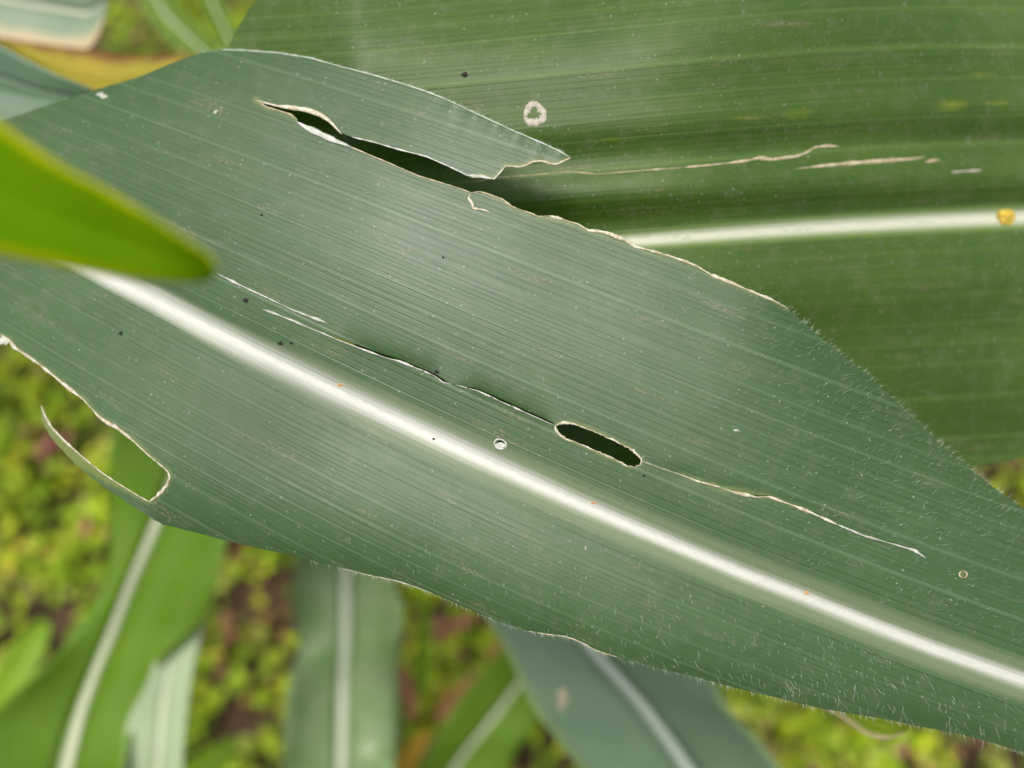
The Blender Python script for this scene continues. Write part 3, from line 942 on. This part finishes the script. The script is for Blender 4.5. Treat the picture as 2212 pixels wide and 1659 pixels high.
MARG_TOP = [(-420, 300), (-250, 315), (-120, 302), (0, 263), (83, 233), (200, 196), (300, 166), (375, 135), (433, 114), (480, 108), (520, 108), (600, 114), (670, 125), (737, 144), (800, 160), (871, 181),
            (925, 199), (970, 217), (1037, 249), (1104, 280), (1171, 309), (1204, 324), (1233, 341)]
FLAP_END = [(1233, 341), (1217, 348), (1202, 355), (1186, 353), (1171, 348), (1152, 349), (1137, 357), (1122, 361), (1107, 359), (1092, 359), (1081, 372), (1067, 387), (1052, 382), (1037, 378),
            (1021, 383), (1014, 381)]
FLAP_LOW = [(1014, 381), (971, 360), (921, 338), (854, 321), (804, 306), (760, 296), (739, 288), (723, 270), (707, 253), (683, 243), (653, 235), (600, 228), (553, 216)]
LIP_LOW = [(553, 216), (580, 233), (610, 241), (630, 249), (645, 263), (670, 278), (693, 289), (717, 302), (740, 311), (761, 319), (804, 337), (854, 358), (904, 380), (947, 393), (991, 406), (1017, 416)]
MARG_DRY = [(1017, 416), (1037, 414), (1064, 422), (1084, 430), (1107, 447), (1134, 456), (1164, 468), (1187, 466), (1211, 473), (1251, 485), (1271, 498), (1304, 501), (1354, 521), (1371, 533),
            (1411, 543), (1444, 552), (1475, 563), (1506, 575), (1538, 595), (1591, 616), (1638, 636), (1671, 649), (1701, 666)]
MARG_ROLL = [(1701, 666), (1741, 700), (1775, 732), (1825, 770), (1875, 811), (1925, 857), (1975, 906), (2025, 953), (2085, 1003), (2141, 1049), (2212, 1101), (2330, 1183), (2450, 1260), (2620, 1350)]
MARG_BOT = [(2620, 1720), (2450, 1690), (2330, 1655), (2212, 1626), (2141, 1604), (2075, 1586), (1975, 1567), (1908, 1553), (1825, 1539), (1775, 1531), (1725, 1519), (1675, 1506), (1608, 1491), (1541, 1473), (1475, 1456),
            (1404, 1439), (1337, 1421), (1287, 1405), (1264, 1392), (1240, 1381), (1217, 1374), (1187, 1371), (1137, 1363), (1087, 1346), (1037, 1326), (984, 1303), (937, 1283), (887, 1264), (854, 1254),
            (804, 1244), (737, 1227), (667, 1209), (600, 1193), (493, 1169), (433, 1153), (350, 1133), (300, 1102), (247, 1067), (200, 1034), (167, 1007), (133, 971), (110, 944), (88, 906), (89, 876)]
SLIV_UP = [(89, 876), (98, 900), (112, 924), (140, 953), (180, 989), (217, 1019), (253, 1043), (300, 1072), (323, 1084)]
BITE_END = [(323, 1084), (333, 1076), (339, 1073), (344, 1065), (351, 1062), (355, 1053), (361, 1050), (362, 1041), (367, 1033), (363, 1020), (353, 1010)]
BITE_UP = [(353, 1010), (320, 983), (280, 946), (247, 920), (238, 917), (213, 900), (180, 863), (150, 840), (117, 813), (83, 786), (60, 770), (30, 750), (20, 735), (0, 723), (-60, 690), (-160, 640), (-280, 560), (-420, 480)]

jag = lambda pts, step, amp, sd: rough_line(pts, step, amp, False, sd)[:-1]
M_OUT = np.vstack([jag(MARG_TOP, 7, 0.35, 1), jag(FLAP_END, 3, 0.9, 2), jag(FLAP_LOW, 4, 0.7, 3), jag(LIP_LOW, 4, 0.7, 4), jag(MARG_DRY, 4, 1.9, 5), jag(MARG_ROLL, 7, 0.35, 6),
                   jag(MARG_BOT, 6, 0.55, 7), jag(SLIV_UP, 4, 0.6, 8), jag(BITE_END, 3, 1.0, 9), jag(BITE_UP, 4, 0.9, 10)])
HOLE = [(1201, 919), (1208, 916), (1217, 914), (1231, 914), (1257, 922), (1291, 936), (1321, 949), (1347, 961), (1367, 974), (1381, 986), (1387, 995), (1382, 1004), (1369, 1009), (1354, 1006),
        (1321, 989), (1287, 974), (1254, 959), (1231, 951), (1214, 942), (1203, 931)]
# the long tear: lower lip then upper lip
TEAR_LOW = [(690, 717), (737, 737), (787, 756), (831, 772), (864, 781), (891, 792), (937, 811), (957, 826), (975, 830)]
TEAR_UP = [(962, 822), (940, 807), (893, 788), (866, 777), (826, 764), (787, 750), (737, 731)]
TEAR2 = [(984, 831), (1031, 844), (1064, 859), (1101, 876), (1137, 892), (1171, 907), (1194, 917), (1196, 914), (1172, 902), (1138, 887), (1103, 871), (1066, 854), (1032, 840)]
TEAR3 = [(1560, 1055), (1592, 1064.5), (1636, 1073), (1662, 1073), (1690, 1082), (1690, 1080), (1662, 1070.5), (1636, 1070), (1592, 1061.5)]
POKE = [(1071, 955), (1080, 951), (1087, 953), (1092, 958), (1082, 957.5)]
HOLES = [rough_line(HOLE, 4, 1.1, True, 11), np.array(TEAR_LOW + TEAR_UP, float), np.array(TEAR2, float), np.array(TEAR3, float), np.array(POKE, float)]

rib_np = np.array(RIB, float)
m_half = lambda x: 22 + 27 * smooth(100, 900, x)
TOPX = np.array(MARG_TOP + MARG_DRY[0:] + MARG_ROLL)
SLIT_LINE = np.array(LIP_LOW)
TEAR_LINE = np.array([(560, 664), (633, 692)] + TEAR_LOW + TEAR2[:7] + [(1389, 998), (1475, 1027), (1558, 1053), (1661, 1072), (1751, 1107), (1868, 1158), (2001, 1206)])


def side_of(line, x, y):
    """positive below the line (image y larger)"""
    return y - np.interp(x, line[:, 0], line[:, 1])


_flap_poly = np.array([(553, 218), (500, 150), (505, 60), (1300, 250), (1300, 400), (1014, 395), (904, 365), (804, 322), (738, 300), (708, 262), (650, 240)], float)


def m_depth(x, y):
    x = np.asarray(x, float); y = np.asarray(y, float)
    u = ((x - 1106) * .91 + (y - 990) * .415) / 1106
    t = m_t(x, y) / 1106
    a = np.abs(t)
    d = 0.1815 - 0.010 * (y - 880) / 1106 + 0.036 * np.clip(-(u + 0.25), 0, 3) ** 2 + 0.018 * np.clip(u - 0.25, 0, 3) ** 2
    d = d - 0.0055 * (1 - np.exp(-a / 0.16)) + 0.012 * np.clip(a - 0.22, 0, 1) ** 1.5 * 2.0
    # channel of the midrib
    d = d + 0.0010 * np.exp(-(t / 0.020) ** 2)
    # upper right half rolls over towards its margin
    e = dist_poly(MARG_ROLL, x, y) / 1106
    d = d + 0.014 * np.exp(-e / 0.10) * smooth(0.25, 0.75, u) * (t > 0)
    e2 = dist_poly(MARG_BOT[:36], x, y) / 1106
    d = d + 0.006 * np.exp(-e2 / 0.06) * (t < 0)
    e3 = dist_poly(MARG_TOP, x, y) / 1106
    d = d + 0.006 * np.exp(-e3 / 0.05) * (t > 0) * smooth(750, 300, x)
    # gentle waves and a crimp by the flap's margin
    d = d + 0.0001 * np.sin(u * 9 + t * 5) * smooth(0.05, 0.3, a) + 0.0001 * np.sin(u * 23 + 2) * smooth(0.15, 0.4, a)
    d = d + 0.00035 * np.sin(x * 0.115 + y * 0.05) * np.exp(-e3 / 0.028) * smooth(900, 1020, x) * (t > 0)
    # the flap lifts away; the far lip of the tear sinks
    fl = inside(_flap_poly, x, y)
    d = d - fl * 0.0045 * smooth(560, 1200, x)
    sd = -side_of(TEAR_LINE, x, y)
    on = smooth(715, 800, x) * smooth(956, 925, x) + smooth(990, 1040, x) * smooth(1194, 1165, x)
    d = d + on * (sd > 0) * 0.0013 * np.exp(-np.clip(sd, 0, 500) / 16.0) - on * (sd <= 0) * 0.0003 * np.exp(np.clip(sd, -500, 0) / 8.0)
    d = d + 0.0005 * np.exp(-(sd / 14.0) ** 2) * smooth(1400, 1480, x) * smooth(2010, 1900, x)
    # the sliver left of the bite curls down
    d = d + 0.006 * smooth(330, 90, x) * (y > 870) * (side_of(np.array(BITE_UP[:12][::-1]), x, y) > 6)
    return d


def m_ribf(x, y):
    return dist_poly(RIB, x, y) / m_half(x)


q = resample(RIB, 14)
q = q[(q[:, 0] > -400) & (q[:, 0] < 2600)]
tg = np.gradient(q, axis=0); tg /= np.linalg.norm(tg, axis=1)[:, None]
nr = np.stack([-tg[:, 1], tg[:, 0]], -1)
RM = np.vstack([q + nr * m_half(q[:, 0])[:, None], (q - nr * m_half(q[:, 0])[:, None])[::-1]])
pv, tri, inr = cdt_leaf(M_OUT, HOLES, RM, 13, (-430, 90, 2630, 1730), np.vstack([q + nr * (k * m_half(q[:, 0]))[:, None] for k in (-.7, -.45, -.22, 0, .22, .45, .7)]))
main = thing('maize_leaf', 'large blue green maize leaf with white midrib, chewed holes and torn margin', 'leaf', P(2600, 1600, .2))
SD = (.91, .415)
m_core = lambda x: m_half(x) / (30 - 10 * smooth(800, 1500, x) - 10 * smooth(350, 100, x))
DAMAGE = [FLAP_END, LIP_LOW[:6], MARG_DRY[2:], HOLE, BITE_END, BITE_UP[:14], SLIV_UP, [(1475, 1027), (1558, 1053), (1661, 1072), (1751, 1107)], [(2080, 1241), (2082, 1241)], [(1081, 960), (1083, 960)],
          [(1120, 1356), (1126, 1358)], [(1255, 1352), (1262, 1354)], [(1028, 1302), (1034, 1306)]]


def m_edge(x, y):
    d = np.full(len(x), 1e9)
    for k in DAMAGE:
        d = np.minimum(d, dist_poly(k, x, y))
    return 0.95 * np.exp(-d / 11.0) + 0.75 * smooth(330, 120, x) * (y > 870) * (side_of(np.array(BITE_UP[:12][::-1]), x, y) > 6)


part_from(pv, tri, tri[~inr], 'blade', main, M_MAIN, m_depth, m_t, m_ribf, 0.00022, SD, m_core, m_edge)
part_from(pv, tri, tri[inr], 'midrib', main, M_MAIN, m_depth, m_t, m_ribf, 0.0016, SD, m_core)
# dried rims along chewed edges; white highlight painted along the flap's upper margin
edge_list = [
    (FLAP_END, (3.0, 3.6, 3.0, 2.6, 3.0, 2.6), M_DRY), (FLAP_LOW[0:6], 1.5, M_MEMB), (LIP_LOW[7:], 1.2, M_SCAR),
    (MARG_DRY[:8], (1.2, 1.4, 1.6), M_SCAR), (MARG_DRY[7:], (2.4, 3.6, 3.2, 4.0, 3.0, 2.0), M_DRY), ([tuple(p) for p in rough_line(HOLE, 4, 1.1, True, 11)] + [tuple(rough_line(HOLE, 4, 1.1, True, 11)[0])], (2.4, 1.0, 1.4, 2.2, 1.2, 1.8, 0.9, 2.4), M_DRY),
    (SLIV_UP, (2.6, 2.0, 1.5, 1.2), M_DRY), (BITE_END, (3.0, 2.8, 3.0), M_DRY), (BITE_UP[:14], (2.0, 2.2, 3.0, 3.0, 3.0, 4.0), M_DRY),
    (MARG_BOT[26:31], (0.5, 1.0, 0.6), M_DRY), (MARG_BOT[16:23], (0.5, 1.2, 1.2, 0.6), M_DRY), (MARG_TOP[9:], 1.3, M_HAIR),  # MARG_TOP: white bead standing in for the highlight on an intact margin
]
for k, (pts, rr, mt) in enumerate(edge_list):
    tube('dry_or_highlight_rim', pts, rr, m_depth, main, mt, lift=0.00006, ecc=0.8, seed=40 + k, step=3.5, jit=0.3, ragged=k in (0, 3, 4, 5, 7, 8))
# bleached flaps of tissue at the head of the big tear
b1 = tube('bleached_strip', [(640, 262), (660, 275), (680, 284), (700, 294), (725, 305), (745, 312), (760, 318)], (2.5, 6, 6.5, 6, 6, 4, 1.5), m_depth, main, M_MEMB, lift=0.0002, ecc=0.35, seed=60, jit=0.15)
b2 = tube('bleached_strip', [(553, 217), (600, 229), (640, 234), (665, 238), (690, 247), (708, 258), (724, 274), (738, 290)], (1.5, 1.8, 3, 5, 5.5, 5, 3, 2), m_depth, main, M_DRY, lift=0.0002, ecc=0.35, seed=61, jit=0.15)
tube('bleached_strip', [(1010, 378), (1022, 380), (1036, 381), (1052, 384), (1064, 386)], (2.5, 4, 3, 3, 2), m_depth, main, M_MEMB, lift=0.0002, ecc=0.4, seed=62, jit=0.2)
tube('scar_line', [(556, 219), (575, 231), (600, 238), (628, 247), (642, 258)], (1, 1.6, 1.6, 2, 2), m_depth, main, M_SCAR, lift=0.0001, seed=63)
# scars and lips of the long tear
for k, (pts, rr, mt) in enumerate([
    ([(467, 590), (500, 607), (533, 623), (583, 646), (633, 670), (680, 688), (705, 697)], (2.2, 2.4, 1.6, 1.8, 2.4, 2.2), M_MEMB),
    ([(567, 668), (600, 680), (633, 693), (667, 708), (695, 719)], (1.6, 2.2, 1.2, 2.0), M_MEMB),
    (TEAR_LOW, (1.8, 2.0, 1.8, 2.2, 1.6), M_MEMB), (TEAR2[:7], (2.4, 1.6, 1.5, 1.4, 1.2), M_MEMB),
    ([(1389, 997), (1430, 1012), (1475, 1027), (1508, 1040), (1558, 1053)], (1.0, 1.1, 1.6, 2.6, 2.4), M_DRY),
    ([(1558, 1054), (1591, 1065), (1635, 1074), (1661, 1073), (1708, 1090), (1751, 1107), (1808, 1133)], (2.2, 2.2, 2.6, 3.2, 2.4, 1.8), M_DRY),
    ([(1808, 1133), (1868, 1158), (1925, 1174), (1975, 1189), (2001, 1206)], (1.4, 1.8, 1.7, 2.4, 2.4), M_MEMB),
    ([(1017, 417), (1012, 428), (1020, 440), (1022, 450), (1040, 453), (1050, 455), (1064, 462)], (2.2, 2.6, 2.4, 2.6, 1.6), M_DRY),
    ([(1200, 917), (1199, 928), (1207, 938), (1222, 949), (1240, 955)], (3, 2.6, 2.2, 1.6), M_DRY),
    ([(1387, 992), (1388, 986), (1396, 984)], 1.8, M_MEMB)]):
    tube('scar_line', pts, rr, m_depth, main, mt, lift=0.00012, ecc=0.7, seed=70 + k, step=4, jit=0.35, ragged=True)
# small feeding window
tube('window_rim', [(1067, 957), (1070, 951), (1077, 948), (1087, 951), (1093, 957), (1094, 965), (1087, 970), (1078, 969), (1070, 964), (1067, 957)], (2.2, 1.2, 1.8, 1.0, 2.4, 1.3), m_depth, main, M_MEMB, lift=0.0001, seed=90, step=3, taper=False, jit=0.5)
wv = clump('window_skin', 1081, 963, 11, 6.5, m_depth, main, M_MEMB, 91, thick=0.0001, lift=0.00008)
tube('window_rim', [(2072, 1240), (2075, 1235), (2081, 1233), (2087, 1236), (2090, 1241), (2086, 1247), (2079, 1248), (2073, 1245), (2072, 1240)], (2.6, 1.0, 2.0, 3.0, 1.0, 2.2), m_depth, main, M_SCAR, lift=0.0001, seed=92, step=3, taper=False, jit=0.5)

# hairs
H = []
n_try = 12000
X = rng.uniform(-60, 2260, n_try); Y = rng.uniform(90, 1680, n_try)
ok = inside(M_OUT, X, Y)
for h in HOLES:
    ok &= ~inside(h, X, Y)
ok &= m_ribf(X, Y) > 1.05
dtop = dist_poly(MARG_DRY[10:] + MARG_ROLL, X, Y)
dbot = dist_poly(MARG_BOT[:30], X, Y)
T = m_t(X, Y)
for x, y, o, d1, d2, t in zip(X, Y, ok, dtop, dbot, T):
    if not o:
        continue
    right = float(smooth(1150, 1900, x))
    if t > 0:
        near = math.exp(-d1 / 190.0)
        a0 = -0.25 - 0.45 * near if (x > 1350) else -1.3
        sp = 0.15 + 0.35 * (1 - near)
        keep = 0.16 + 0.16 * right + 0.75 * near * right
        L = 5 + 6 * right + 6 * near
        if right < 0.4:
            a0 = rng.choice([-1.2, 1.3, 0.9]); sp = 0.4
    else:
        near = math.exp(-d2 / 150.0)
        a0 = 1.15 + 0.15 * near
        sp = 0.15 + 0.25 * (1 - near)
        keep = 0.16 + 0.25 * right + 0.55 * near * smooth(700, 1500, x)
        L = 5 + 7 * right + 8 * near
    if rng.random() > keep:
        continue
    a = rng.normal(a0, sp)
    H.append((x, y, math.cos(a), math.sin(a), L * rng.uniform(0.6, 1.35), 0.55, rng.uniform(0.2, 0.46)))
# bristles along the intact margins
for line, a0, n, L in ((MARG_TOP[8:], -0.9, 330, 6), (MARG_ROLL, -0.55, 260, 12), (MARG_BOT[:32], 1.35, 420, 10), (MARG_DRY[14:], -0.5, 40, 9)):
    q = resample(line, 1.0)
    for i in rng.integers(0, len(q), n):
        a = rng.normal(a0, 0.25)
        H.append((q[i, 0], q[i, 1], math.cos(a), math.sin(a), L * rng.uniform(0.5, 1.4), 0.2, rng.uniform(0.2, 0.42)))
hairs('leaf_hairs', H, m_depth, main, 4)

# frass pellets lying on the leaf
for k, (x, y, r0, lab) in enumerate([
    (261, 720, 5, 'black frass grain on the lower blade left of the white midrib'),
    (531, 649, 6.5, 'largest black frass grain, between midrib and upper scar line'),
    (605, 742, 5.5, 'left one of two close black frass grains above the midrib'),
    (629, 741, 4.5, 'right one of two close black frass grains above the midrib'),
    (565, 464, 3.5, 'tiny black frass grain alone on the upper left blade'),
    (943, 803, 5, 'dark frass crumb caught at the long tear'),
    (937, 948, 4, 'dark frass fleck on the white midrib'),
    (1391, 1028, 3.5, 'dark frass grain just below the right end of the oblong hole'),
    (957, 556, 3, 'tiny dark frass fleck high on the centre of the upper blade')]):
    o = clump('frass_grain', x, y, r0, r0 * 0.8, m_depth, None, M_FRASS, 100 + k, thick=r0 * HB * 0.12, n=12, rings=3, jag=0.22)
    o['label'] = lab
    o['category'] = 'frass'
    o['group'] = 'frass grains on the damaged leaf'
o = clump('frass_grain', 1004, 161, 8, 6, u_depth, None, M_FRASS, 120, thick=0.0004, n=14, rings=3, jag=0.25)
o['label'] = 'dark frass smear on the broad leaf behind, left of the ring scar'
o['category'] = 'frass'

# pale lesion on the blurred broad leaf, rust spot and dust flakes
e_depth = lambda x, y: 0.3545 + 0 * np.asarray(x, float)
les = clump('lesion', 1214, 1506, 11, 26, e_depth, E_LEAF, M_LESION, 130, thick=0.0003, n=18, rings=3, jag=0.25)
les['label'] = 'pinkish tan lesion on the left half of the blade'
for k, (x, y, rx, ry) in enumerate([(1741, 1281, 9, 6), (1282, 1086, 7, 4), (735, 832, 8, 5)]):
    clump('rust_spot', x, y, rx, ry, m_depth, main, M_RUST, 140 + k, thick=0.00006, lift=0.00003, n=16, rings=3, jag=0.2)
for k, (x, y, rx, ry, lab) in enumerate([
    (221, 206, 12, 6, 'white flake of debris on the upper left margin of the damaged leaf'),
    (466, 243, 5, 6, 'small white flake left of the torn flap'),
    (1265, 1184, 3, 5, 'tiny white flake on the lower blade below the oblong hole'),
    (1590, 930, 7, 3, 'tiny white crumbs on the right part of the upper blade'),
    (6, 737, 14, 9, 'dry white tatter on the chewed margin at the left edge')]):
    o = clump('debris_flake', x, y, rx, ry, m_depth, None, M_MEMB, 150 + k, thick=0.0004, n=12, rings=3, jag=0.25)
    o['label'] = lab
    o['category'] = 'debris'
    o['group'] = 'white flakes on the damaged leaf'
